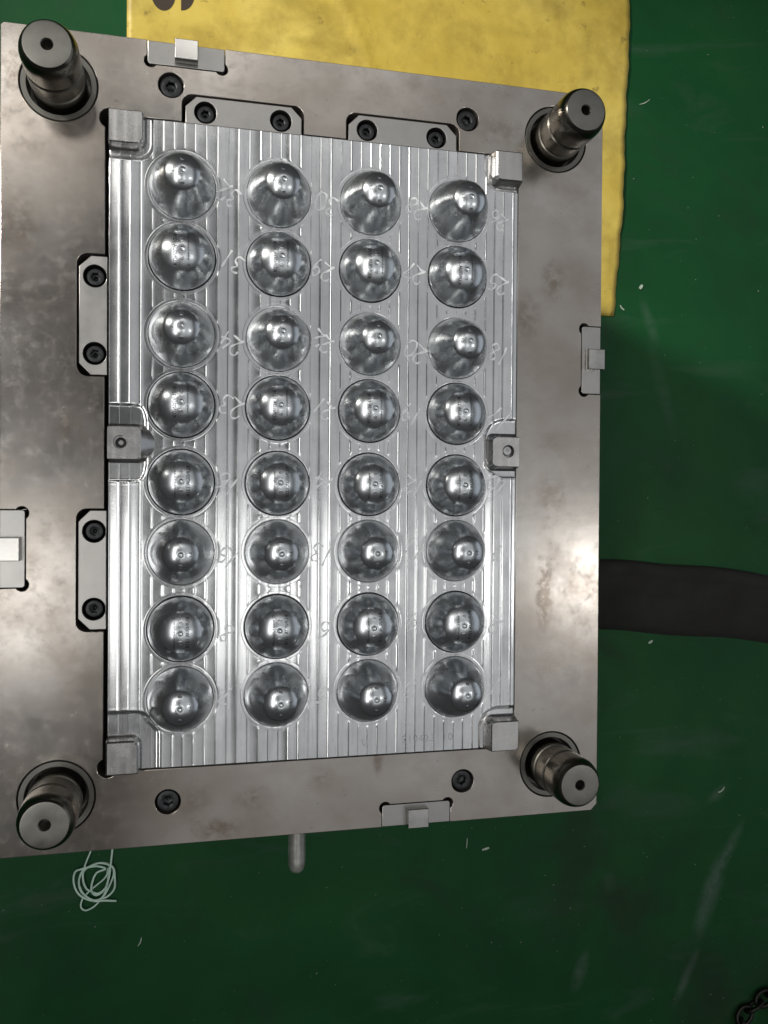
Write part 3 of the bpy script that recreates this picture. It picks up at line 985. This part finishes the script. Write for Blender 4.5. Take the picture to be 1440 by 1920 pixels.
for i in range(1, len(path)):
    acc += (path[i] - path[i - 1]).length
    if acc >= 14.2:
        acc = 0
        t = (path[i] - path[i - 1]).normalized()
        o = bpy.data.objects.new("chain_link", LINK); COL.objects.link(o)
        o.parent = chain_root
        o.location = (path[i] + Vector((0, 0, 1.5)) - WPOS[chain_root]) * MM
        o.rotation_euler = (math.radians(25 if k % 2 else 105), 0, math.atan2(t.y, t.x))
        k += 1

# tangled plastic string
c1 = [(-57.7, -358.3), (-67.3, -356.4), (-77.0, -356.1), (-84.1, -351.9), (-88.5, -345.9), (-89.4, -336.5), (-86.0, -327.5), (-78.9, -324.4), (-71.8, -323.2), (-64.7, -324.8), (-62.9, -329.6), (-64.7, -338.8), (-67.3, -346.1), (-73.5, -350.6), (-78.8, -348.2), (-83.3, -344.1), (-85.9, -335.9), (-85.1, -328.5), (-76.3, -323.7), (-67.4, -324.0), (-60.2, -328.0), (-58.9, -337.5), (-59.3, -346.8), (-63.7, -353.0), (-69.5, -355.2), (-78.8, -355.2), (-87.6, -350.6), (-92.5, -344.6), (-94.3, -336.0), (-92.5, -328.7), (-87.7, -326.4), (-79.8, -325.3), (-73.6, -326.0), (-67, -329), (-74.5, -331.3), (-78.0, -338.5), (-78.8, -346.8), (-75, -352), (-68, -348), (-64.5, -338), (-63.0, -328), (-62, -320), (-61.0, -309)]
c2 = [(-78.6, -309.0), (-83.3, -320.3), (-86.0, -328.4), (-89.4, -335.5), (-88.5, -344.0), (-84.1, -350.5), (-76.1, -355.0), (-69.1, -352.8), (-65, -342), (-65.5, -331), (-61.5, -326), (-60, -334), (-66, -349), (-71.7, -356.9), (-77.0, -361.9), (-83.6, -363.6), (-87.6, -359.9), (-86.3, -353.5), (-80.6, -347.6), (-73.5, -341.7), (-67.3, -335.8), (-62.9, -327.7)]
def coil_pts(c, z0): return smooth_path([(x + 75, y + 340, z0 + 1.5 * (1 + math.sin(i * 1.3))) for i, (x, y) in enumerate(c)], 8)
st = tube("plastic_string", coil_pts(c1, 1.0), 0.95, M_STRING, 8)
so = link("plastic_string", st, (-75, -340, 0))
tag(so, "tangled loop of pale plastic string on the floor below the mould", "string")
s2 = tube("string_loop", coil_pts(c2, 1.4), 0.8, M_STRING, 8)
link("string_loop", s2, (-75, -340, 0), so)

# plastic scraps: each a little crumpled chip
def scrap(L, W, H, bend, seed):
    rr = random.Random(seed)
    n = 7; vs, fs = [], []
    for i in range(n):
        t = i / (n - 1) - .5
        w_ = W * (1 - 0.5 * abs(t) - rr.uniform(0, .25))
        for sgn in (-1, 1):
            for zz in (0.05, H):
                vs.append((t * L, bend * (4 * t * t - .5) + sgn * w_ / 2, zz + (0.6 * abs(t) * H)))
    for i in range(n - 1):
        a = i * 4; b = a + 4
        fs += [(a, b, b + 1, a + 1)[::-1], (a + 2, b + 2, b + 3, a + 3), (a + 1, a + 3, b + 3, b + 1), (a, a + 2, b + 2, b)[::-1]]
    fs += [(0, 2, 3, 1), (4 * n - 4, 4 * n - 3, 4 * n - 1, 4 * n - 2)]
    return mesh_from("plastic_scrap", vs, fs, M_SCRAP, 50)
for i, (x, y, L, W, H, bd, rot, lab) in enumerate((
        (274.3, -335.0, 10, 0.9, .8, .3, 1.5, "thin upright sliver of plastic on the floor below the lower side lock"),
        (294.0, -342.3, 7.5, 2.6, .9, .2, 0.2, "stubby pale plastic chip on the floor below the lower right pin"),
        (461.5, 417.0, 13, 0.9, .6, 1.0, 0.5, "long pale sliver on the floor right of the yellow sheet, nearest the picture's top"),
        (437.0, 349.5, 5.5, 2.2, .8, .6, 0.6, "small pale curl on the floor beside the right edge of the yellow sheet"),
        (459.0, 226.5, 5, 3.2, 1.2, .2, 1.0, "pale crumb on the green floor right of the end of the yellow sheet"),
        (437.8, 203.8, 6.5, 1.6, .7, .5, -0.8, "bent pale splinter just beyond the lower end of the yellow sheet"),
        (473.7, -141.5, 5.5, 2.6, 1.0, .3, 0.5, "white crumb lying against the lower edge of the rubber cable cover"),
        (559.5, -302.5, 9, 1.4, .8, 1.6, 0.6, "hooked pale curl on the dark floor at the right below the cable cover"),
        (-37.0, -398.5, 8, 1.0, .7, .8, 1.2, "thin curved sliver on the floor below the tangled string"))):
    o = link("plastic_scrap", scrap(L, W, H, bd, i), (x, y, 0), rotz=rot)
    tag(o, lab, "plastic scrap", "plastic scraps on the floor")
# loose grit
vs, fs = [], []
rg = random.Random(3)
for i in range(800):
    x, y = rg.uniform(-160, 640), rg.uniform(-580, 540)
    if -60 < x < 450 and y > 185: continue
    r = rg.choice([.25, .35, .5, .5, .8, 1.1]) * rg.uniform(.6, 1.2)
    a = len(vs)
    for dx, dy, dz in ((1, 0, 0), (-.4, .9, 0), (-.6, -.8, 0), (0, 0, 1.1)):
        vs.append((x + r * dx * rg.uniform(.6, 1.3), y + r * dy * rg.uniform(.6, 1.3), .05 + r * dz))
    fs += [(a, a + 1, a + 3), (a + 1, a + 2, a + 3), (a + 2, a, a + 3)]
g = link("floor_grit", mesh_from("floor_grit", vs, fs, M_GRIT, 20), (0, 0, 0))
tag(g, "fine pale grit scattered over the green floor", "grit", kind="stuff")
